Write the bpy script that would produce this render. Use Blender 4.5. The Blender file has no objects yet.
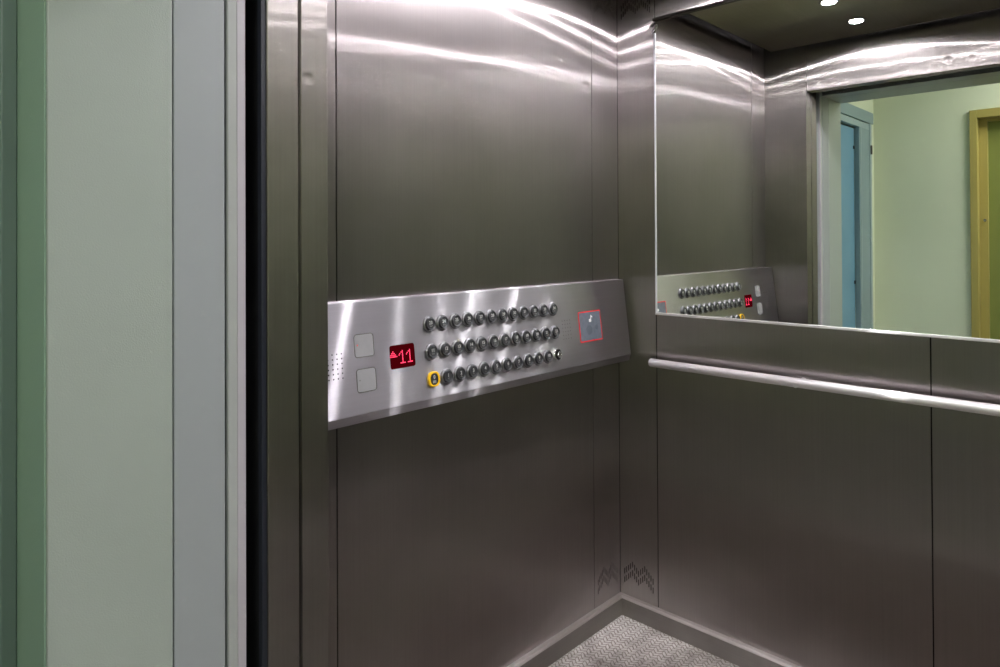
import bpy, bmesh, math, random
from mathutils import Vector, Matrix
PI = math.pi
random.seed(4)
sc = bpy.context.scene
COL = sc.collection

# ---------------------------------------------------------------- materials
def new_mat(name):
    m = bpy.data.materials.new(name); m.use_nodes = True
    nt = m.node_tree; nt.nodes.clear()
    out = nt.nodes.new('ShaderNodeOutputMaterial')
    return m, nt, out

def N(nt, typ, **kw):
    n = nt.nodes.new(typ)
    for k, v in kw.items():
        if k in n.inputs: n.inputs[k].default_value = v
        else: setattr(n, k, v)
    return n

def steel(name, col, grain, rough=0.36, aniso=0.75, var=0.06, dents=(), wave=0.0, smudge=0.0, crisp=0.27, mixc=0.5):
    """brushed stainless steel; grain = world direction of the brushing"""
    m, nt, out = new_mat(name); L = nt.links.new
    bs = nt.nodes.new('ShaderNodeBsdfAnisotropic')
    bs.inputs['Roughness'].default_value = rough
    bs.inputs['Anisotropy'].default_value = aniso
    tg = N(nt, 'ShaderNodeCombineXYZ')
    for i in range(3): tg.inputs[i].default_value = grain[i]
    L(tg.outputs[0], bs.inputs['Tangent'])
    geo = N(nt, 'ShaderNodeNewGeometry')
    mp = N(nt, 'ShaderNodeMapping')
    s = [220.0 if g == 0 else 2.2 for g in grain]
    mp.inputs['Scale'].default_value = s
    L(geo.outputs['Position'], mp.inputs['Vector'])
    n1 = N(nt, 'ShaderNodeTexNoise', Scale=1.0, Detail=3.0)
    L(mp.outputs[0], n1.inputs['Vector'])
    n2 = N(nt, 'ShaderNodeTexNoise', Scale=3.2, Detail=5.0, Roughness=0.6)
    L(geo.outputs['Position'], n2.inputs['Vector'])
    # colour: fine brushing and large soft handling marks
    mx = N(nt, 'ShaderNodeMix', data_type='RGBA')
    c0 = [c * (1 - var * 1.5) for c in col]; c1 = [min(1, c * (1 + var)) for c in col]
    mx.inputs[6].default_value = (*c0, 1); mx.inputs[7].default_value = (*c1, 1)
    L(n1.outputs[0], mx.inputs[0])
    mx2 = N(nt, 'ShaderNodeMix', data_type='RGBA', blend_type='MULTIPLY')
    mx2.inputs[0].default_value = 1
    rp = N(nt, 'ShaderNodeMapRange'); rp.inputs[1].default_value = .3; rp.inputs[2].default_value = .7
    rp.inputs[3].default_value = 0.90 - smudge; rp.inputs[4].default_value = 1.03
    L(n2.outputs[0], rp.inputs[0]); L(mx.outputs[2], mx2.inputs[6]); L(rp.outputs[0], mx2.inputs[7])
    L(mx2.outputs[2], bs.inputs['Color'])
    rr = N(nt, 'ShaderNodeMapRange'); rr.inputs[1].default_value = .3; rr.inputs[2].default_value = .7
    rr.inputs[3].default_value = rough * 0.93; rr.inputs[4].default_value = rough * 1.08
    L(n2.outputs[0], rr.inputs[0]); L(rr.outputs[0], bs.inputs['Roughness'])
    # bump: sheet waviness + dents
    hsum = None
    if wave:
        n3 = N(nt, 'ShaderNodeTexNoise', Scale=2.3, Detail=1.0)
        L(geo.outputs['Position'], n3.inputs['Vector'])
        mm = N(nt, 'ShaderNodeMath', operation='MULTIPLY'); mm.inputs[1].default_value = wave
        L(n3.outputs[0], mm.inputs[0]); hsum = mm.outputs[0]
    for (p, r, d) in dents:
        vd = N(nt, 'ShaderNodeVectorMath', operation='DISTANCE'); vd.inputs[1].default_value = p
        L(geo.outputs['Position'], vd.inputs[0])
        mr = N(nt, 'ShaderNodeMapRange', interpolation_type='SMOOTHERSTEP')
        mr.inputs[1].default_value = 0; mr.inputs[2].default_value = r
        mr.inputs[3].default_value = -d; mr.inputs[4].default_value = 0
        L(vd.outputs['Value'], mr.inputs[0])
        if hsum is None: hsum = mr.outputs[0]
        else:
            ad = N(nt, 'ShaderNodeMath', operation='ADD'); L(hsum, ad.inputs[0]); L(mr.outputs[0], ad.inputs[1]); hsum = ad.outputs[0]
    if hsum is not None:
        bp = N(nt, 'ShaderNodeBump'); bp.inputs['Strength'].default_value = 1; bp.inputs['Distance'].default_value = 1
        L(hsum, bp.inputs['Height']); L(bp.outputs[0], bs.inputs['Normal'])
    # a second, tighter lobe: fine polishing lines give crisp bands across the grain
    b2 = nt.nodes.new('ShaderNodeBsdfAnisotropic')
    b2.inputs['Roughness'].default_value = crisp; b2.inputs['Anisotropy'].default_value = 0.915
    L(tg.outputs[0], b2.inputs['Tangent']); L(mx2.outputs[2], b2.inputs['Color'])
    if hsum is not None: L(bp.outputs[0], b2.inputs['Normal'])
    ms = nt.nodes.new('ShaderNodeMixShader'); ms.inputs[0].default_value = mixc
    L(bs.outputs[0], ms.inputs[1]); L(b2.outputs[0], ms.inputs[2])
    L(ms.outputs[0], out.inputs[0])
    return m

def paint(name, col, rough=0.5, metal=0.0, spec=0.5, noise=0.04, nscale=6, bump=0.0, bscale=250, coat=0.0):
    m, nt, out = new_mat(name); L = nt.links.new
    b = N(nt, 'ShaderNodeBsdfPrincipled'); b.inputs['Roughness'].default_value = rough
    b.inputs['Metallic'].default_value = metal; b.inputs['Specular IOR Level'].default_value = spec
    b.inputs['Coat Weight'].default_value = coat
    geo = N(nt, 'ShaderNodeNewGeometry')
    n = N(nt, 'ShaderNodeTexNoise', Scale=nscale, Detail=4.0); L(geo.outputs['Position'], n.inputs['Vector'])
    mx = N(nt, 'ShaderNodeMix', data_type='RGBA')
    mx.inputs[6].default_value = (*[c * (1 - noise) for c in col], 1)
    mx.inputs[7].default_value = (*[min(1, c * (1 + noise)) for c in col], 1)
    L(n.outputs[0], mx.inputs[0]); L(mx.outputs[2], b.inputs['Base Color'])
    if bump:
        n2 = N(nt, 'ShaderNodeTexNoise', Scale=bscale, Detail=2.0); L(geo.outputs['Position'], n2.inputs['Vector'])
        bp = N(nt, 'ShaderNodeBump'); bp.inputs['Strength'].default_value = bump; bp.inputs['Distance'].default_value = 0.001
        L(n2.outputs[0], bp.inputs['Height']); L(bp.outputs[0], b.inputs['Normal'])
    L(b.outputs[0], out.inputs[0])
    return m

def emit(name, col, strength):
    m, nt, out = new_mat(name)
    e = N(nt, 'ShaderNodeEmission'); e.inputs[0].default_value = (*col, 1); e.inputs[1].default_value = strength
    nt.links.new(e.outputs[0], out.inputs[0]); return m

SC = (0.485, 0.446, 0.446)
def wallpt(y, z): return (0.0, y, z)
M_wl = steel('brushed_steel_left', SC, (0, 0, 1), 0.44, 0.56, dents=[((0, -.183, 1.804), .026, .0014), ((0, -.42, 1.50), .008, .0005)], wave=0.0012)
M_wb = steel('brushed_steel_back', SC, (0, 0, 1), 0.44, 0.56, wave=0.0010)
M_wf = steel('brushed_steel_front', SC, (0, 0, 1), 0.44, 0.56, wave=0.0012,
             dents=[((.243, -1.2914, 2.013), .018, .0006), ((.376, -1.2914, 2.098), .014, .0004), ((.532, -1.2914, 2.039), .018, .0006), ((.755, -1.2914, 2.016), .022, .0007), ((.837, -1.2914, 2.009), .018, .0006)])
M_door = steel('brushed_steel_door', (0.48, 0.445, 0.435), (0, 0, 1), 0.44, 0.56, dents=[((.195, -1.3325, 1.610), .016, .0006)], smudge=.1)
M_panel = steel('brushed_steel_panel', (0.55, 0.535, 0.575), (0, 1, 0), 0.42, 0.55, var=.04, crisp=.28, mixc=.45)
M_skx = steel('brushed_steel_skirting_x', (0.46, 0.435, 0.415), (1, 0, 0), 0.5, 0.5, smudge=.25)
M_sky = steel('brushed_steel_skirting_y', (0.46, 0.435, 0.415), (0, 1, 0), 0.5, 0.5, smudge=.15)
M_skx_lit = steel('skirting_lit_top_steel_x', (.52, .495, .48), (1, 0, 0), .5, .3, smudge=.1, mixc=.1)  # lighter copy of the skirting steel; top highlight is put into the colour
M_sky_lit = steel('skirting_lit_top_steel_y', (.52, .495, .48), (0, 1, 0), .5, .3, smudge=.1, mixc=.1)
M_rail = steel('satin_steel_rail', (.94, .93, .94), (1, 0, 0), 0.50, 0.25, var=.02, mixc=.25)
M_ceil = steel('brushed_steel_ceiling', (0.74, 0.66, 0.63), (0, 1, 0), 0.45, 0.35)
M_chrome = paint('polished_steel', (.72, .72, .73), 0.16, 1.0, noise=.01)
M_edge = paint('mirror_edge_satin', (.80, .82, .88), 0.4, 0.6, noise=.02)
M_btnring = paint('button_ring_steel', (.25, .25, .265), 0.36, 1.0, noise=.02)
M_btn = paint('button_face_dark_steel', (.09, .093, .10), 0.34, .85, noise=.05)
M_num = paint('engraved_numeral', (.60, .60, .60), 0.4, 0.3, noise=.02)
M_yellow = paint('yellow_plastic', (.90, .52, .01), 0.35, noise=.02)
M_black = paint('black_part_gap_shade', (.008, .008, .009), 0.6)  # black parts, and the painted shade sheet in the door gap
M_blue_black = paint('blue_black_seal', (.014, .017, .027), 0.45)
M_void = paint('dark_void_shade', (.012, .012, .012), 0.9, spec=.1)  # near-black colour stands in for shade in slots, holes, track and shaft
M_backing = paint('panel_backing', (.03, .028, .026), 0.7)
M_white_pl = paint('pale_plate', (.29, .29, .30), 0.3, noise=.10, nscale=60)
M_outline = paint('gasket_dark', (.09, .085, .075), 0.5)
M_sticker = paint('blue_grey_sticker', (.13, .155, .19), 0.42, noise=.25, nscale=90)
M_sticker_d = paint('sticker_print', (.10, .12, .15), 0.45, noise=.2, nscale=90)
M_red = paint('red_print', (.72, .02, .025), 0.45, noise=.02)
M_white = paint('white_print', (.8, .8, .8), 0.5, noise=.02)
M_screen = emit('display_glow_dark_red', (.10, .001, .004), 0.6)
M_digit = emit('display_lit_dots', (1.0, .05, .12), 2.6)
M_lens = emit('spotlight_lens', (1.0, .955, .985), 1060.0)
M_reveal = paint('pale_green_grey_enamel', (.33, .375, .345), 0.42, noise=.02, bump=.25, bscale=420)
M_ldoor = paint('pale_blue_grey_enamel', (.305, .33, .345), 0.42, noise=.02)
M_ldoor2 = paint('pale_grey_enamel', (.36, .38, .375), 0.40, noise=.02)
M_lilac = paint('lilac_grey_edge', (.42, .40, .44), 0.35, noise=.02)
M_gwall = paint('green_painted_wall', (.20, .30, .225), 0.5, noise=.05, bump=.3)
M_gtrim = paint('dark_green_grey_trim', (.12, .175, .155), 0.45)
M_gtrim2 = paint('mid_green_grey_trim', (.18, .25, .22), 0.45)
M_hall = paint('pale_green_plaster', (.69, .735, .57), 0.75, noise=.03, nscale=3, bump=.3, bscale=120)
M_hceil = paint('hall_ceiling_white', (.75, .76, .70), 0.8)
M_hfloor = paint('hall_floor_grey', (.20, .19, .175), 0.35, noise=.1, nscale=40)
M_blue = paint('blue_door_paint', (.16, .33, .47), 0.4, noise=.05)
M_bframe = paint('grey_green_frame_paint', (.24, .33, .36), 0.45, noise=.03)
M_bframe2 = paint('light_grey_green_frame_paint', (.34, .44, .46), 0.45, noise=.03)
M_olive = paint('ochre_frame_paint', (.41, .34, .10), 0.45, noise=.04)
M_olive2 = paint('olive_door_paint', (.22, .25, .06), 0.5, noise=.04)
M_alu = paint('aluminium_sill', (.55, .55, .54), 0.35, 1.0)
M_hlamp = emit('hall_lamp_glow', (1.0, .985, .95), 31.0)

def mirror_mat():
    m, nt, out = new_mat('mirror_glass'); L = nt.links.new
    b = nt.nodes.new('ShaderNodeBsdfAnisotropic')
    b.inputs['Color'].default_value = (.92, .945, .91, 1); b.inputs['Roughness'].default_value = 0.0
    b.distribution = 'GGX'
    L(b.outputs[0], out.inputs[0]); return m
M_mirror = mirror_mat()

def floor_mat():
    """pale embossed sheet floor: interlocked lens-shaped bars, dirt in the grooves"""
    m, nt, out = new_mat('embossed_floor'); L = nt.links.new
    b = N(nt, 'ShaderNodeBsdfPrincipled'); b.inputs['Metallic'].default_value = 0.35
    b.inputs['Roughness'].default_value = 0.42
    geo = N(nt, 'ShaderNodeNewGeometry')
    nz = N(nt, 'ShaderNodeTexNoise', Scale=30.0, Detail=2.0); L(geo.outputs['Position'], nz.inputs['Vector'])
    wob = N(nt, 'ShaderNodeVectorMath', operation='MULTIPLY_ADD')
    wob.inputs[1].default_value = (.006, .006, 0); L(nz.outputs['Color'], wob.inputs[0]); L(geo.outputs['Position'], wob.inputs[2])
    sep = N(nt, 'ShaderNodeSeparateXYZ'); L(wob.outputs[0], sep.inputs[0])
    def math_(op, a, b_=None, c=None):
        n = N(nt, 'ShaderNodeMath', operation=op)
        for i, v in enumerate((a, b_, c)):
            if v is None: continue
            if isinstance(v, (int, float)): n.inputs[i].default_value = v
            else: L(v, n.inputs[i])
        return n.outputs[0]
    # zigzag columns: |sawtooth| in x shifts y, giving chevrons; bars repeat along y
    px, py = 0.030, 0.0150
    zig = math_('PINGPONG', sep.outputs[0], px / 2)
    yy = math_('ADD', sep.outputs[1], math_('MULTIPLY', zig, 0.85))
    row = math_('PINGPONG', yy, py / 2)
    g1 = N(nt, 'ShaderNodeMapRange', interpolation_type='SMOOTHSTEP')
    g1.inputs[1].default_value = 0.0; g1.inputs[2].default_value = 0.0042; g1.inputs[3].default_value = 0; g1.inputs[4].default_value = 1
    L(row, g1.inputs[0])
    colm = math_('PINGPONG', math_('ADD', sep.outputs[0], math_('MULTIPLY', math_('PINGPONG', sep.outputs[1], py), .35)), px / 4)
    g2 = N(nt, 'ShaderNodeMapRange', interpolation_type='SMOOTHSTEP')
    g2.inputs[1].default_value = 0.0; g2.inputs[2].default_value = 0.0022; g2.inputs[3].default_value = 0.25; g2.inputs[4].default_value = 1
    L(colm, g2.inputs[0])
    h = math_('MULTIPLY', g1.outputs[0], g2.outputs[0])
    # dirt: heavier away from the corner, where feet go
    d = N(nt, 'ShaderNodeVectorMath', operation='DISTANCE'); d.inputs[1].default_value = (.64, -.72, 0)
    d2 = N(nt, 'ShaderNodeVectorMath', operation='DISTANCE'); d2.inputs[1].default_value = (1.25, -.70, 0)
    L(geo.outputs['Position'], d2.inputs[0])
    L(geo.outputs['Position'], d.inputs[0])
    dn = N(nt, 'ShaderNodeTexNoise', Scale=9.0, Detail=6.0, Roughness=.7); L(geo.outputs['Position'], dn.inputs['Vector'])
    dd = math_('ADD', math_('MULTIPLY', math_('MINIMUM', d.outputs['Value'], d2.outputs['Value']), -1.5), math_('MULTIPLY', dn.outputs[0], 1.1))
    dirt = N(nt, 'ShaderNodeMapRange'); dirt.inputs[1].default_value = -.88; dirt.inputs[2].default_value = -.15
    L(dd, dirt.inputs[0])
    gro = N(nt, 'ShaderNodeMix', data_type='RGBA')
    gro.inputs[6].default_value = (.30, .26, .225, 1); gro.inputs[7].default_value = (.035, .026, .02, 1)
    L(dirt.outputs[0], gro.inputs[0])
    bar = N(nt, 'ShaderNodeMix', data_type='RGBA')
    bar.inputs[6].default_value = (.93, .92, .91, 1); bar.inputs[7].default_value = (.085, .062, .048, 1)
    L(dirt.outputs[0], bar.inputs[0])
    mx = N(nt, 'ShaderNodeMix', data_type='RGBA'); L(h, mx.inputs[0]); L(gro.outputs[2], mx.inputs[6]); L(bar.outputs[2], mx.inputs[7])
    L(mx.outputs[2], b.inputs['Base Color'])
    bp = N(nt, 'ShaderNodeBump'); bp.inputs['Strength'].default_value = .7; bp.inputs['Distance'].default_value = .0012
    L(h, bp.inputs['Height']); L(bp.outputs[0], b.inputs['Normal'])
    L(b.outputs[0], out.inputs[0]); return m
M_floor = floor_mat()

# ---------------------------------------------------------------- mesh helpers
class MB:
    def __init__(s): s.bm = bmesh.new()
    def box(s, x0, x1, y0, y1, z0, z1, bev=0.0, seg=2):
        b = bmesh.new(); bmesh.ops.create_cube(b, size=1)
        for v in b.verts:
            v.co = Vector(((x0 + x1) / 2 + v.co.x * (x1 - x0), (y0 + y1) / 2 + v.co.y * (y1 - y0), (z0 + z1) / 2 + v.co.z * (z1 - z0)))
        if bev: bmesh.ops.bevel(b, geom=b.edges[:], offset=bev, segments=seg, profile=.5, affect='EDGES')
        return s._merge(b)
    def _merge(s, b, M=None):
        if M is not None: bmesh.ops.transform(b, matrix=M, verts=b.verts[:])
        me = bpy.data.meshes.new('tmp'); b.to_mesh(me); b.free(); s.bm.from_mesh(me); bpy.data.meshes.remove(me); return s
    def prism(s, pts, z0, z1, M=None, bev=0.0, top_only=True):
        b = bmesh.new()
        lo = [b.verts.new((p[0], p[1], z0)) for p in pts]; hi = [b.verts.new((p[0], p[1], z1)) for p in pts]
        b.faces.new(lo[::-1]); top = b.faces.new(hi)
        n = len(pts)
        for i in range(n): b.faces.new((lo[i], lo[(i + 1) % n], hi[(i + 1) % n], hi[i]))
        bmesh.ops.recalc_face_normals(b, faces=b.faces[:])
        if bev: bmesh.ops.bevel(b, geom=list(top.edges), offset=bev, segments=3, profile=.5, affect='EDGES')
        return s._merge(b, M)
    def lathe(s, prof, M=None, seg=32):
        """prof: (radius, z) from bottom to top; r=0 closes"""
        b = bmesh.new(); rings = []
        for r, z in prof:
            if r < 1e-7: rings.append([b.verts.new((0, 0, z))])
            else: rings.append([b.verts.new((r * math.cos(2 * PI * i / seg), r * math.sin(2 * PI * i / seg), z)) for i in range(seg)])
        for a, c in zip(rings, rings[1:]):
            for i in range(seg):
                j = (i + 1) % seg
                if len(a) == 1 and len(c) == 1: continue
                if len(a) == 1: b.faces.new((a[0], c[i], c[j]))
                elif len(c) == 1: b.faces.new((a[i], a[j], c[0]))
                else: b.faces.new((a[i], a[j], c[j], c[i]))
        bmesh.ops.recalc_face_normals(b, faces=b.faces[:])
        return s._merge(b, M)
    def obj(s, name, mat, parent=None, smooth=False):
        me = bpy.data.meshes.new(name); s.bm.to_mesh(me); s.bm.free()
        me.materials.append(mat)
        if smooth:
            for p in me.polygons: p.use_smooth = True
            try: me.set_sharp_from_angle(angle=math.radians(35))
            except Exception: pass
        o = bpy.data.objects.new(name, me); COL.objects.link(o)
        if parent is not None: o.parent = parent
        return o

def tag(o, label=None, cat=None, group=None, kind=None):
    if label: o['label'] = label
    if cat: o['category'] = cat
    if group: o['group'] = group
    if kind: o['kind'] = kind
    return o
def empty(name, M=None):
    o = bpy.data.objects.new(name, None); o.empty_display_size = .05; COL.objects.link(o)
    if M is not None: o.matrix_world = M
    return o
def struct(o, label=None, cat=None):
    return tag(o, label, cat, kind='structure')

def rrect(w, h, r, cx=0, cy=0, seg=5):
    pts = []
    for (sx, sy, a0) in ((1, 1, 0), (-1, 1, PI / 2), (-1, -1, PI), (1, -1, 3 * PI / 2)):
        for k in range(seg + 1):
            a = a0 + k * PI / 2 / seg
            pts.append((cx + sx * (w / 2 - r) + r * math.cos(a), cy + sy * (h / 2 - r) + r * math.sin(a)))
    return pts

def cut(o, cutter_mb):
    c = cutter_mb.obj('cutter', M_void)
    c.matrix_world = o.matrix_world if o.parent is None else o.parent.matrix_world
    bpy.context.view_layer.update()
    md = o.modifiers.new('b', 'BOOLEAN'); md.operation = 'DIFFERENCE'; md.object = c; md.solver = 'EXACT'
    bpy.context.view_layer.update()
    dg = bpy.context.evaluated_depsgraph_get()
    me = bpy.data.meshes.new_from_object(o.evaluated_get(dg))
    o.modifiers.clear(); old = o.data; o.data = me; bpy.data.meshes.remove(old)
    cm = c.data; bpy.data.objects.remove(c); bpy.data.meshes.remove(cm)

# ---------------------------------------------------------------- dimensions
W = 1.895; YF = -1.2914; ZT = 2.30; G = 0.0015
XD0, XD1 = 0.195, 1.700; YR = YF - .057; ZH = 1.972          # doorway
T = 0.0025                        # sheet thickness proud of backing

# ---------------------------------------------------------------- cabin walls
# zigzag ventilation slots: (distance from corner, height of centre) upper and lower row
slots = []
for i, k in enumerate([0, 1, 2, 3, 4, 3, 2, 1, 2, 3, 4, 3, 2, 1, 0]):
    for base in (.1435, .1140): slots.append((.0176 + .00806 * i, base + .0078 * k))
top_slots = [(x, z + 1.958) for x, z in slots]

wl = struct(MB().box(-.03, -T - .004, -1.348, .01, 0, ZT).obj('wall_left', M_void), 'brushed steel cabin wall carrying the button panel', 'wall')  # near-black backing paints in the shade behind the vent slots
MB().box(-T, 0, -1.1455 + G, -.1515 - G, .02, ZT, .0011).obj('wall_panel', M_wl, wl)
cl = MB().box(-T, 0, -.1515 + G, -.0006, .02, ZT, .0011).obj('corner_column', M_wl, wl)
MB().box(-T, 0, YF + .0006, -1.1455 - G, .02, ZT, .0011).obj('corner_column', M_wl, wl)
wb = struct(MB().box(-.03, W + .03, T + .012, .03, 0, ZT).obj('wall_back', M_void), 'brushed steel cabin wall behind the mirror and handrail', 'wall')
cb = MB().box(0.0006, .150 - G, 0, T, .02, ZT, .0011).obj('corner_column', M_wb, wb)
MB().box(.150 + G, .9473 - G, 0, T, .02, ZT, .0011).obj('wall_panel', M_wb, wb)
MB().box(.9473 + G, 1.745 - G, 0, T, .02, ZT, .0011).obj('wall_panel', M_wb, wb)
MB().box(1.745 + G, W, 0, T, .02, ZT, .0011).obj('corner_column', M_wb, wb)
k1, k2 = MB(), MB()
for (x, z) in slots + top_slots:
    k1.box(x - .0020, x + .0020, -.01, .004, z - .0103, z + .0103)
    k2.box(-.004, .01, -x - .0020, -x + .0020, z - .0103, z + .0103)
cut(cb, k1); cut(cl, k2)
wr = struct(MB().box(W + T + .002, W + .03, -1.348, .01, 0, ZT).obj('wall_right', M_backing))
MB().box(W, W + T, -1.1455 + G, -.1515 - G, .02, ZT, .0011).obj('wall_panel', M_wl, wr)
MB().box(W, W + T, -.1515 + G, -.0006, .02, ZT, .0011).obj('corner_column', M_wl, wr)
MB().box(W, W + T, YF, -1.1455 - G, .02, ZT, .0011).obj('corner_column', M_wl, wr)
wf = struct(MB().box(XD0 + .001, XD1 - .001, YR, YF, ZH, ZT, .001).obj('wall_front', M_wf), 'brushed steel panel above the cabin doorway', 'wall')
MB().box(-.002, XD0 - .001, YR, YF, .0, ZT, .001).obj('return_panel', M_door, wf)
MB().box(XD1 + .001, W + .002, YR, YF, .0, ZT, .001).obj('return_panel', M_door, wf)

fl = struct(MB().box(-.02, W + .02, YR, .02, -.03, 0).obj('floor', M_floor), 'pale embossed cabin floor worn brown in the middle', 'floor')
# skirting with chamfered top
def skirt(name, horizontal_x, a0, a1, mat, at, prof=None, parent=None):
    prof = prof or [(0, 0), (.020, 0), (.020, .0570), (0, .0570)]
    mb = MB()
    b = bmesh.new()
    ends = []
    for a in (a0, a1):
        ring = []
        for d, z in prof:
            inset = d if True else 0
            aa = a + (inset if a == a0 else -inset) * 1.0
            if horizontal_x: ring.append(b.verts.new((aa, at - d, z)))
            else: ring.append(b.verts.new((at + d * (1 if at < .5 else -1), aa, z)))
        ends.append(ring)
    n = len(prof)
    for i in range(n): b.faces.new((ends[0][i], ends[0][(i + 1) % n], ends[1][(i + 1) % n], ends[1][i]))
    b.faces.new(ends[0]); b.faces.new(ends[1][::-1])
    bmesh.ops.recalc_face_normals(b, faces=b.faces[:]); mb._merge(b)
    o = mb.obj(name, mat, parent)
    if parent is None:
        struct(o)
        skirt('skirting_lit_top', horizontal_x, a0, a1, M_skx_lit if horizontal_x else M_sky_lit, at, [(0, .0572), (.0205, .0572), (.0205, .0590), (.0150, .0645), (0, .0645)], o)
    return o
skirt('baseboard_back', True, 0.0003, W - .0003, M_skx, -.0003)
skirt('baseboard_left', False, YF + .001, -.0003, M_sky, 0.0003)
skirt('baseboard_right', False, YF + .001, -.0003, M_sky, W - .0003)

# suspended ceiling plate below the dark cabin roof
struct(MB().box(-.03, W + .03, YR, .03, ZT, ZT + .03).obj('ceiling', M_void), 'dark cabin roof above the steel ceiling plate', 'ceiling')
cp = MB().box(.053, W - .053, YF + .053, -.053, 2.172, 2.197, .002).obj('ceiling_plate', M_ceil)
tag(cp, 'dark steel ceiling plate holding the spotlights, seen in the mirror', 'ceiling panel')
kk = MB()
SP = [(x, y) for x in (.493, W - .493) for y in (-.385, -.698, -1.013)]
for x, y in SP: kk.prism([(x + .031 * math.cos(2 * PI * i / 24), y + .031 * math.sin(2 * PI * i / 24)) for i in range(24)], 2.16, 2.21)
cut(cp, kk)
for (px_, py_) in ((.1, -.1), (W - .1, -.1), (.1, -1.18), (W - .1, -1.18)):
    MB().box(px_ - .01, px_ + .01, py_ - .01, py_ + .01, 2.1965, ZT).obj('hanger', M_void, cp)
# spotlights
MX = Matrix.Translation((SP[0][0], SP[0][1], 2.172))
sp0 = empty('ceiling_spotlight', MX)
MB().lathe([(.030, .022), (.030, -.0005), (.036, -.0005), (.036, -.003), (.030, -.004), (.0262, -.003), (.0262, .010), (.0262, .022)], seg=32).obj('spotlight_ring', M_chrome, sp0, True)
MB().lathe([(.0262, -.002), (.0222, .003), (.0222, .006), (.0262, .006)], seg=32).obj('spotlight_reflector', M_white, sp0, True)
MB().lathe([(0, .0032), (.0220, .0032), (.0220, .006), (0, .006)], seg=32).obj('spotlight_lens', M_lens, sp0)
where = {(0, 0): 'round ceiling spotlight by the mirror wall on the button panel side',
         (0, 1): 'round lit ceiling spotlight, upper of the two seen in the mirror',
         (0, 2): 'round lit ceiling spotlight nearest the doorway header, lower of the two seen in the mirror',
         (1, 0): 'round ceiling spotlight by the mirror wall on the side away from the panel',
         (1, 1): 'middle round ceiling spotlight on the side away from the panel',
         (1, 2): 'round ceiling spotlight by the doorway on the side away from the panel'}
for i, (x, y) in enumerate(SP):
    if i == 0: r = sp0
    else:
        r = sp0.copy(); COL.objects.link(r)
        for ch in list(sp0.children):
            c = ch.copy(); c.parent = r; COL.objects.link(c)
        r.location = (x, y, 2.172)
    tag(r, where[(i // 3, i % 3)], 'spotlight', 'spotlights in the cabin ceiling')

# ---------------------------------------------------------------- mirror
mr = empty('wall_mirror', Matrix.Translation((.9475, 0, 1.0517)))
tag(mr, 'large wall mirror with chrome bottom ledge above the handrail', 'mirror')
def off(mb, v):
    bmesh.ops.translate(mb.bm, vec=v, verts=mb.bm.verts[:]); return mb
O = (-.9475, 0, -1.0517)
MXA, MXB = .1665, W - .1665
off(MB().box(MXA, MXB, -.0217, -.001, 1.0525, 2.0200), O).obj('mirror_glass', M_mirror, mr)
off(MB().box(MXA - .005, MXB + .005, -.0270, -.0005, 1.0450, 1.0525, .0012), O).obj('bottom_ledge', M_rail, mr)
off(MB().box(MXA - .008, MXB + .008, -.0310, -.0005, 2.0200, 2.0290, .001), O).obj('top_channel', steel('mirror_channel_steel', (.28, .26, .25), (1, 0, 0), .4, .5), mr)
off(MB().box(MXA - .006, MXA, -.0238, -.0005, 1.0525, 1.980, .0008), O).obj('edge_strip', M_edge, mr)
off(MB().box(MXB, MXB + .004, -.0232, -.0005, 1.0525, 2.020, .0008), O).obj('edge_strip', M_edge, mr)
# chipped clip near the top left corner
c = MB(); c.prism([(-.010, -.016), (.002, -.005), (.006, .010), (.001, .012), (-.003, .002), (-.011, -.010)], 0, .004,
                  Matrix.Translation((.165 - .9475, -.0235, 1.996 - 1.0517)) @ Matrix.Rotation(PI / 2, 4, 'X'))
c.obj('bent_clip', M_chrome, mr)

# ---------------------------------------------------------------- handrail
hr = empty('handrail', Matrix.Translation((.9475, -.055, .8902)))
tag(hr, 'round satin steel handrail on the back wall below the mirror', 'handrail')
R = .0135; hl = .7895
RX = Matrix.Rotation(PI / 2, 4, 'Y')
MB().lathe([(0, -hl), (R - .004, -hl), (R - .001, -hl + .0015), (R, -hl + .004), (R, hl - .004), (R - .001, hl - .0015), (R - .004, hl), (0, hl)], RX, 40).obj('rail', M_rail, hr, True)
for bx in (-.316, .316):
    b = MB()
    b.lathe([(0, -.012), (.007, -.012), (.007, .0485), (0, .0485)], Matrix.Translation((bx, 0, -.006)) @ Matrix.Rotation(-PI / 2, 4, 'X'), 20)
    b.lathe([(0, .0495), (.0125, .0495), (.0125, .0515), (.011, .0535), (0, .0545)][::-1], Matrix.Translation((bx, 0, -.006)) @ Matrix.Rotation(-PI / 2, 4, 'X'), 28)
    b.obj('bracket', M_rail, hr, True)

# ---------------------------------------------------------------- control panel
P0 = Vector((.03, 0, 1.154)); P1 = Vector((.06, 0, .9033))
U = (P1 - P0); FH = U.length; U.normalize(); NN = Vector((-U.z, 0, U.x))
PM = Matrix(((0, -U.x, NN.x, P0.x), (1, 0, 0, 0), (0, -U.z, NN.z, P0.z), (0, 0, 0, 1)))
PMi = PM.inverted()
cpn = empty('control_panel', PM)
tag(cpn, 'sloping brushed steel panel with rows of round buttons on the side wall', 'control panel')
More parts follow.
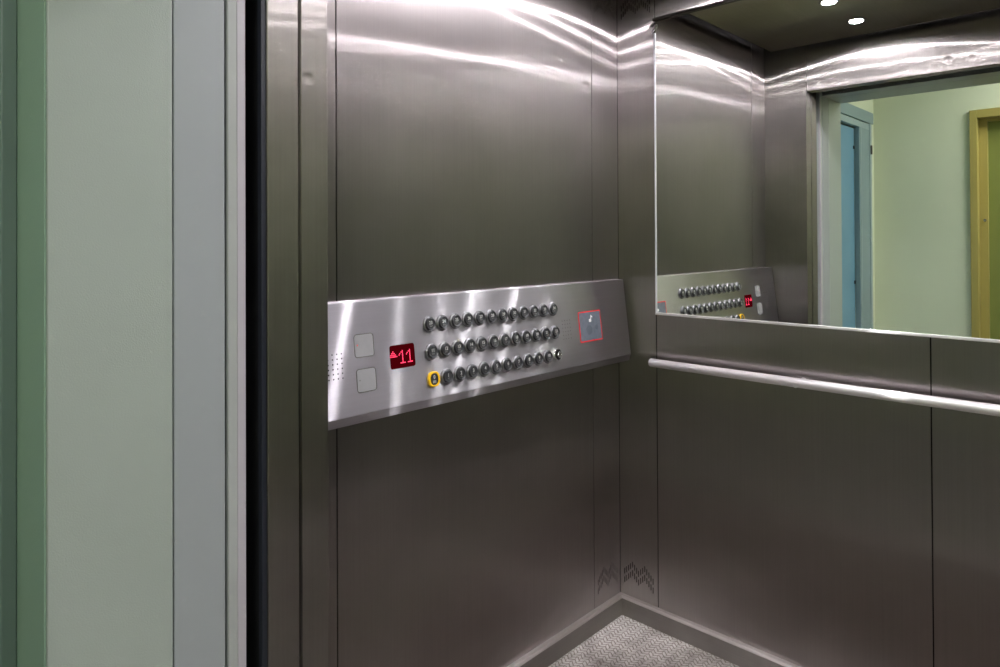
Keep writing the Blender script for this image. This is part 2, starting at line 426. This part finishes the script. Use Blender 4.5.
# body: cross section in x,z swept along y; wall edge, rounded top, sloped face, lower lip
prof = [(.0006, 1.1565), (.0268, 1.1565), (.0290, 1.1558), (.030, 1.154), (.060, .9033), (.0598, .9013), (.0588, .8990), (.0520, .8805), (.0006, .8805)]
b = bmesh.new()
Y0, Y1 = YF + .004, -.017
ra = [b.verts.new((x, Y0, z)) for x, z in prof]; rb = [b.verts.new((x, Y1, z)) for x, z in prof]
n = len(prof)
for i in range(n): b.faces.new((ra[i], ra[(i + 1) % n], rb[(i + 1) % n], rb[i]))
b.faces.new(ra); b.faces.new(rb[::-1])
bmesh.ops.recalc_face_normals(b, faces=b.faces[:])
body = MB(); body._merge(b, PMi)
body = body.obj('faceplate', M_panel, cpn)
BX0, BDX = -.9010, .0445
rows = [-.0699, -.1391, -.2071]
k = MB()
def hole(x, y, r=.0018, d=.004, s=10):
    k.prism([(x + r * math.cos(2 * PI * i / s), y + r * math.sin(2 * PI * i / s)) for i in range(s)], -d, .002)
for i in range(4):
    for j in range(6):
        hole(-1.1979 + .01195 * i, -.1120 - .01085 * j, .0019)
for i in range(4):
    for j in range(6):
        hole(-.3698 + .0122 * i, -.1096 - .0111 * j, .0016)
SQ = [(-1.0997, -.1004), (-1.0995, -.1796)]
for x, y in SQ: k.prism(rrect(.0555, .0545, .008, x, y), -.003, .002)
DX, DY, DW, DH = -.9910, -.1385, .0763, .0568
k.prism(rrect(DW, DH, .006, DX, DY), -.003, .002)
cut(body, k)
# near-black discs in the cut holes put their inner shade into the colour
for (gx, gy, sx, sy, r_) in ((-1.1979, -.1120, .01195, .01085, .00185), (-.3698, -.1096, .0122, .0111, .00155)):
    hb_ = MB()
    for i in range(4):
        for j in range(6):
            hb_.prism([(gx + sx * i + r_ * math.cos(2 * PI * q / 10), gy - sy * j + r_ * math.sin(2 * PI * q / 10)) for q in range(10)], -.0039, -.0008)
    hb_.obj('speaker_hole_shade', M_void, cpn)
# buttons
def bprism(pts, z0, z1, name, mat, par, bev=0): return MB().prism(pts, z0, z1, None, bev).obj(name, mat, par, False)
def text_mesh(s, size):
    cu = bpy.data.curves.new('t', 'FONT'); cu.body = s; cu.size = size; cu.align_x = 'CENTER'; cu.align_y = 'CENTER'
    cu.extrude = .0001; cu.offset = .00025; cu.resolution_u = 3
    to = bpy.data.objects.new('t', cu); COL.objects.link(to); bpy.context.view_layer.update()
    me = bpy.data.meshes.new_from_object(to.evaluated_get(bpy.context.evaluated_depsgraph_get()))
    bpy.data.objects.remove(to); bpy.data.curves.remove(cu)
    return me
ring_mb = MB().lathe([(.0204, 0), (.0202, .0030), (.0190, .0048), (.0176, .0056), (.0166, .0054), (.0160, .0040), (.0160, .0008), (.0160, 0)], seg=40)
ringo = ring_mb.obj('floor_button', M_btnring, cpn, True)
face = MB().lathe([(.0152, .0002), (.0152, .0078), (.0146, .0090), (.0136, .0094), (.0126, .0091), (.0118, .0082), (0, .0080)], seg=40).obj('button_cap', M_btn, ringo, True)
first = True
num = 0
nums = [[str(v) for v in range(23, 35)], [str(v) for v in range(11, 23)], [None] + [str(v) for v in range(1, 11)] + [None]]
for ri, ry in enumerate(rows):
    for ci in range(12):
        s = nums[ri][ci]
        if s is None: continue
        if first: o = ringo; c = face; first = False
        else:
            o = ringo.copy(); COL.objects.link(o); o.parent = cpn
            c = face.copy(); COL.objects.link(c); c.parent = o
        o.location = (BX0 + BDX * ci, ry, 0)
        me = text_mesh(s, .0115 if len(s) > 1 else .0125); me.materials.append(M_num)
        t = bpy.data.objects.new('numeral', me); COL.objects.link(t); t.parent = o; t.location = (0, .0028, .0082)
        d = MB()
        for q in range(3 if len(s) == 1 else 5):
            d.lathe([(0, .0001), (.0007, .0001), (.0006, .0006), (0, .0007)], Matrix.Translation((-.004 + .002 * q + (.002 if len(s) == 1 else 0), -.0065 + .002 * ((int(s) + q * 3) % 2), .0080)), 8)
        d.obj('braille_dots', M_num, o)
# yellow-ringed button
yb = MB()
oy = BX0; yy0 = rows[2]
op = rrect(.0365, .0375, .0145, 0, 0, 8); ip = rrect(.0250, .0290, .0122, 0, 0, 8)
b = bmesh.new()
def ring_pts(pts, z): return [b.verts.new((p[0], p[1], z)) for p in pts]
rgs = [ring_pts(op, 0), ring_pts(op, .004), ring_pts([(p[0] * .93, p[1] * .93) for p in op], .0058), ring_pts([(p[0] * 1.05, p[1] * 1.05) for p in ip], .0058), ring_pts(ip, .0045), ring_pts(ip, 0)]
m_ = len(op)
for a_, c_ in zip(rgs, rgs[1:]):
    for i in range(m_): b.faces.new((a_[i], a_[(i + 1) % m_], c_[(i + 1) % m_], c_[i]))
bmesh.ops.recalc_face_normals(b, faces=b.faces[:])
yb._merge(b); yo = yb.obj('floor_button', M_yellow, cpn, True); yo.location = (oy, yy0, 0)
tag(yo, 'button with a yellow ring')
bprism(ip, .0002, .0050, 'button_cap', M_btn, yo, .0006)
me = text_mesh('0', .0125); me.materials.append(M_num)
t = bpy.data.objects.new('numeral', me); COL.objects.link(t); t.parent = yo; t.location = (0, .0048, .0051)
d = MB()
for q in range(3): d.box(-.0055 + .004 * q, -.0038 + .004 * q, -.0095, -.0030, .0049, .0054)
d.obj('braille_dots', M_num, yo)
# key switch
ks = MB().lathe([(.0180, 0), (.0180, .003), (.0168, .0045), (.0150, .0045), (.0146, .0035), (.0146, 0)], seg=40).obj('key_switch', M_chrome, cpn, True)
ks.location = (BX0 + BDX * 11 + .003, rows[2], 0); tag(ks, 'key switch with a black well and steel lock barrel')
MB().lathe([(0, .0006), (.0145, .0006), (.0145, .0010), (0, .0010)], seg=32).obj('switch_well', M_black, ks)
lk = MB().lathe([(.0095, .0008), (.0095, .0095), (.0085, .0108), (.0060, .0108), (.0055, .0100), (0, .0100)], seg=32).obj('lock_barrel', M_chrome, ks, True)
MB().box(-.0008, .0008, -.0042, .0042, .0098, .0103).obj('keyhole', M_black, ks)
# display
ds = bprism(rrect(DW - .0008, DH - .0008, .0057, DX, DY), -.0028, -.0004, 'display_screen', M_screen, cpn); tag(ds, 'dark red display reading an up arrow and 11')
pitch = .00262
A = ["...#...", "..###..", ".#####.", "#######", "......."]
D1 = ["..#", ".##", "#.#", "..#", "..#", "..#", "..#", "..#", "..#", "###"]
dots = []
# arrow rows (x from left edge of the screen)
for r_, row in enumerate(["...#...", "..###..", ".#####.", "#######"]):
    for c_, ch in enumerate(row):
        if ch == '#': dots.append((-1.0300 + c_ * .0036, -.1255 - r_ * .0040))
one = [(0, 0), (0, 1), (-1, 1), (0, 2), (-2, 2), (0, 3), (-2.6, 3), (0, 4), (0, 5), (0, 6), (0, 7), (0, 8), (-1.6, 9), (-.8, 9), (0, 9), (.8, 9), (1.6, 9)]
for bx_ in (-.9908, -.9685):
    for (dx_, dy_) in one: dots.append((bx_ + dx_ * .0040, -.1254 - dy_ * .00320))
dm = MB()
for x, y in dots: dm.prism([(x + .00135 * math.cos(2 * PI * i / 8), y + .00135 * math.sin(2 * PI * i / 8)) for i in range(8)], -.0004, -.0001)
dm.obj('display_digits', M_digit, cpn)
# pale square windows
for i, (x, y) in enumerate(SQ):
    g = MB().prism(rrect(.0551, .0541, .0078, x, y), -.0029, -.0004).obj('signal_window', M_outline, cpn)
    MB().prism(rrect(.0512, .0502, .0062, x, y), -.0004, .0003, None, .0003).obj('window_plate', M_white_pl, g)
    if i == 0: MB().lathe([(0, -.0001), (.0016, -.0001), (.0013, .0004), (0, .0005)], Matrix.Translation((x - .0188, y + .0018, .0004)), 12).obj('red_dot', emit('red_dot_glow', (1, .05, .06), 1.2), g)  # small emissive red dot on the upper plate
    else: MB().lathe([(0, -.0001), (.0014, -.0001), (.0010, .0003), (0, .0004)], Matrix.Translation((x - .0184, y + .0012, .0004)), 12).obj('small_screw', M_outline, g)
# card reader sticker with red border
CX_, CY_, CW, CH = -.2295, -.1378, .1190, .0968
st = MB().prism(rrect(CW, CH, .004, CX_, CY_), .0, .0006).obj('card_reader_label', M_red, cpn); tag(st, 'blue grey card reader label with a red border')
MB().prism(rrect(CW - .0075, CH - .0075, .002, CX_, CY_), .0006, .0008).obj('label_field', M_sticker, st)
sym = MB()
sym.prism(rrect(.012, .010, .003, CX_ + .000, CY_ + .018), .0008, .0010)
sym.prism([(CX_ + .002, CY_ + .022), (CX_ + .006, CY_ + .021), (CX_ + .009, CY_ + .033), (CX_ + .005, CY_ + .036)], .0008, .0010)
sym.prism([(CX_ + .005, CY_ + .036), (CX_ + .014, CY_ + .029), (CX_ + .012, CY_ + .026), (CX_ + .005, CY_ + .031)], .0008, .0010)
sym.obj('card_symbol', M_white, st)
sd = MB()
sd.lathe([(0, .0008), (.015, .0008), (.015, .00095), (0, .00095)], Matrix.Translation((CX_ - .008, CY_ - .012, 0)), 28)
sd.lathe([(0, .0008), (.008, .0008), (.008, .00095), (0, .00095)], Matrix.Translation((CX_ + .032, CY_ - .006, 0)), 24)
sd.obj('card_print', M_sticker_d, st)

# ---------------------------------------------------------------- car doors, landing doors, reveal
def leafset(sgn, xa, name_par):
    """leaf with its visible closing edge at x = xa, body running away from the opening"""
    def bx(mb, d0, d1, y0, y1, z0, z1, bev=0.0): 
        a, c = (xa - d1, xa - d0) if sgn > 0 else (xa + d0, xa + d1)
        return mb.box(a, c, y0, y1, z0, z1, bev)
    return bx
for sgn, xa in ((1, XD0), (-1, XD1)):
    bx = leafset(sgn, xa, None)
    if sgn > 0:
        d1o = struct(bx(MB(), 0.0, .74, -1.4180, -1.3555, .006, 2.04, .0015).obj('door_1', M_door), 'brushed steel cabin door leaf slid open at the left', 'door')
        d2o = struct(bx(MB(), 0.0, .74, -1.4930, -1.4620, .006, 2.04, .002).obj('door_2', M_ldoor2), 'pale grey landing door leaf slid open at the left', 'door')
    else:
        d1o = struct(bx(MB(), 0.0, .74, -1.4180, -1.3555, .006, 2.04, .0015).obj('door_3', M_door)); d2o = struct(bx(MB(), 0, .74, -1.4930, -1.4620, .006, 2.04, .002).obj('door_4', M_ldoor2))
    bx(MB(), .003, .735, -1.4194, -1.4182, .010, 2.03).obj('gap_shade_skin', M_black, d1o)  # black sheet added to the leaf; paints the shade of the door gap
    bx(MB(), .003, .016, -1.4290, -1.4196, .006, 2.04, .001).obj('rubber_seal', M_blue_black, d1o)
    bx(MB(), -.001, .006, -1.4765, -1.4610, .006, 2.04, .001).obj('edge_strip', M_lilac, d2o)
# landing frame: inner jamb, then wider reveal, lintel
lf = struct(MB().box(-.028, XD0, -1.5845, -1.4985, 0, 2.3, .0015).obj('trim_1', M_ldoor), 'blue grey inner jamb of the landing door frame', 'door frame')
rv = struct(MB().box(.0305, XD0, -1.7652, -1.5865, 0, 2.3, .0022).obj('trim_2', M_reveal), 'pale green grey outer jamb of the landing door frame', 'door frame')
struct(MB().box(XD1, XD1 + .75, -1.5845, -1.4985, 0, 2.3, .0015).obj('trim_3', M_ldoor))
struct(MB().box(XD1, XD1 + .12, -1.7652, -1.5865, 0, 2.3, .0022).obj('trim_4', M_reveal))
struct(MB().box(XD0 + .0004, XD1 - .0004, -1.5845, -1.4985, 1.981, 2.3, .0012).obj('trim_5', M_ldoor), 'blue grey lintel inside the landing door frame', 'door frame')
struct(MB().box(XD0 + .0004, XD1 - .0004, -1.7652, -1.5865, 1.981, 2.3, .0015).obj('trim_6', M_reveal), 'pale green lintel over the landing doorway', 'door frame')
# door track boxes and sills
struct(MB().box(-.55, W + .55, -1.493, -1.352, 2.16, 2.22).obj('trim_7', M_void), 'dark door track housing above the doorway', 'door track')  # near-black colour carries the shade of the void above the doorway
struct(MB().box(-.55, W + .55, -1.418, -1.349, -.03, .003).obj('trim_8', M_alu)); struct(MB().box(-.55, W + .55, -1.5855, -1.452, -.03, .003).obj('trim_9', M_alu))
# lift shaft beyond the gap; its shade is put into the near-black colour
struct(MB().box(-.62, -.56, -1.586, -1.349, -.1, 2.3).obj('wall_shaft_left', M_void)); struct(MB().box(W + .56, W + .62, -1.586, -1.349, -.1, 2.3).obj('wall_shaft_right', M_void))
struct(MB().box(-.56, W + .56, -1.586, -1.349, -.1, -.06).obj('floor_shaft', M_void))

# ---------------------------------------------------------------- landing hall
HX1 = 3.4; HZ = 2.65; HY = -3.250
struct(MB().box(-.0600, .0300, -1.7635, -1.586, 0, HZ).obj('wall_landing_left', M_gwall), 'narrow strip of green painted wall beside the landing doorway', 'wall')
struct(MB().box(.0302, XD1 + .12, -1.7640, -1.586, 2.302, HZ).obj('wall_landing_top', M_gwall))
struct(MB().box(XD1 + .1205, HX1, -1.764, -1.586, 0, HZ).obj('wall_landing_right', M_hall))
tp = struct(MB().box(-.0600, .0100, -1.7870, -1.7645, 0, HZ, .002).obj('trim_10', M_gtrim), 'dark green grey post at the far left edge of the landing', 'post')
MB().box(-.0110, .0020, -1.7895, -1.7855, 0, HZ, .001).obj('bead', M_gtrim2, tp)
# face strip of green wall next to the reveal is the wall end behind this frame face
struct(MB().box(.0305, XD0 - .0015, -1.7685, -1.7657, 0, HZ).obj('trim_11', M_gwall), 'green painted front face of the landing door frame', 'door frame')
struct(MB().box(-.10, HX1, HY, -1.586, -.03, 0).obj('floor_hall', M_hfloor))
struct(MB().box(-.10, HX1, HY, -1.50, HZ, HZ + .03).obj('ceiling_hall', M_hceil))
struct(MB().box(HX1, HX1 + .05, HY, -1.60, 0, HZ).obj('wall_hall_right', M_hall))
# side wall with the blue door (opening y -2.93 .. -2.03)
bw = struct(MB().box(-.16, -.060, HY, -2.905, 0, HZ).obj('wall_hall_left', M_hall), 'pale yellow green hall wall around the blue door', 'wall')
MB().box(-.16, -.060, -2.02, -1.60, 0, HZ).obj('wall_pier', M_hall, bw)
MB().box(-.16, -.060, -2.905, -2.02, 2.08, HZ).obj('wall_over_door', M_hall, bw)
bd = struct(MB().box(-.115, -.078, -2.888, -2.035, .005, 2.010, .002).obj('door_5', M_blue), 'blue hall door in a grey green frame, seen in the mirror', 'door')
fr = MB(); fr.box(-.078, -.045, -3.100, -2.890, 0, 2.02, .003); fr.box(-.078, -.045, -2.033, -1.86, 0, 2.02, .003)
fr.obj('door_frame', M_bframe, bd)
MB().box(-.078, -.036, -3.165, -1.85, 2.062, 2.138, .003).obj('frame_head', M_bframe, bd)
f2 = MB(); f2.box(-.078, -.048, -3.13, -1.86, 2.02, 2.062, .002); f2.box(-.046, -.042, -2.925, -2.912, 0, 2.02, .001); f2.box(-.060, -.040, -3.135, -3.101, 0, 2.06, .002)
f2.obj('frame_bead', M_bframe2, bd)
for z in (1.885, 1.003): MB().box(-.079, -.0735, -2.887, -2.866, z - .011, z + .011, .002).obj('frame_plug', M_black, bd)
MB().lathe([(0, -.03), (.007, -.03), (.007, .03), (0, .03)], Matrix.Translation((-.036, -3.112, 1.885)), 12).obj('hinge', M_outline, bd, True)
# back wall of hall with the ochre door frame
YX0 = .500; YX1 = 1.50
hb = struct(MB().box(-.16, YX0 + .03, HY - .12, HY, 0, HZ).obj('wall_hall_back', M_hall), 'pale green hall wall seen in the mirror', 'wall')
MB().box(YX0 + .03, YX1 - .03, HY - .12, HY, 2.10, HZ).obj('wall_over_door', M_hall, hb)
MB().box(YX1 - .03, HX1 + .05, HY - .12, HY, 0, HZ).obj('wall_pier', M_hall, hb)
yd = struct(MB().box(YX0 + .075, YX1 - .075, HY - .11, HY - .07, .005, 2.03, .002).obj('door_6', M_olive2), 'olive hall door recessed in an ochre frame, seen in the mirror', 'door')
f3 = MB(); f3.box(YX0, YX0 + .040, HY - .115, HY + .022, 0, 2.095, .002); f3.box(YX1 - .040, YX1, HY - .115, HY + .022, 0, 2.095, .002); f3.box(YX0 + .040, YX1 - .040, HY - .115, HY + .022, 2.045, 2.095, .002)
f3.obj('door_frame', M_olive, yd)
f4 = MB(); f4.box(YX0 + .040, YX0 + .085, HY - .115, HY - .045, 0, 2.045, .002); f4.box(YX1 - .085, YX1 - .040, HY - .115, HY - .045, 0, 2.045, .002); f4.box(YX0 + .085, YX1 - .085, HY - .115, HY - .045, 2.025, 2.045, .002)
f4.obj('door_stop', M_olive, yd)
MB().lathe([(0, 0), (.010, 0), (.009, .014), (0, .016)], Matrix.Translation((YX0 + .068, HY - .045, 1.40)) @ Matrix.Rotation(-PI / 2, 4, 'X'), 16).obj('strike', M_chrome, yd, True)
# hall ceiling lamp
hlp = empty('hall_ceiling_lamp', Matrix.Translation((1.5, -2.75, HZ)))
tag(hlp, 'flat square white ceiling lamp of the hall behind the viewpoint', 'ceiling lamp')
MB().box(-.31, .31, -.31, .31, -.05, -.0005, .004).obj('lamp_housing', M_white, hlp)
MB().box(-.29, .29, -.29, .29, -.056, -.0505, .002).obj('lamp_diffuser', M_hlamp, hlp)

# ---------------------------------------------------------------- world, camera
w = bpy.data.worlds.new('w'); sc.world = w; w.use_nodes = True
w.node_tree.nodes['Background'].inputs[0].default_value = (.01, .01, .01, 1)
cam = bpy.data.cameras.new('camera'); co = bpy.data.objects.new('camera', cam); COL.objects.link(co)
cam.sensor_width = 36; cam.lens = 36 * 692.39 / 1000; cam.shift_y = -(333.5 - 233.14) / 1000; cam.clip_start = .01
co.matrix_world = Matrix.Translation((1.37768, -2.03998, 1.3)) @ Matrix.Rotation(.76311, 4, 'Z') @ Matrix.Rotation(PI / 2 + .00761, 4, 'X') @ Matrix.Rotation(-.00479, 4, 'Z')
sc.camera = co
sc.view_settings.view_transform = 'Standard'; sc.view_settings.look = 'None'
sc.view_settings.exposure = 0; sc.view_settings.gamma = 1; sc.view_settings.use_curve_mapping = False
sc.cycles.use_denoising = True
sc.cycles.use_guiding = True
sc.cycles.max_bounces = 14; sc.cycles.glossy_bounces = 10; sc.cycles.diffuse_bounces = 5
sc.cycles.sample_clamp_indirect = 0
sc.cycles.blur_glossy = 0
sc.cycles.caustics_reflective = True
sc.cycles.use_adaptive_sampling = False
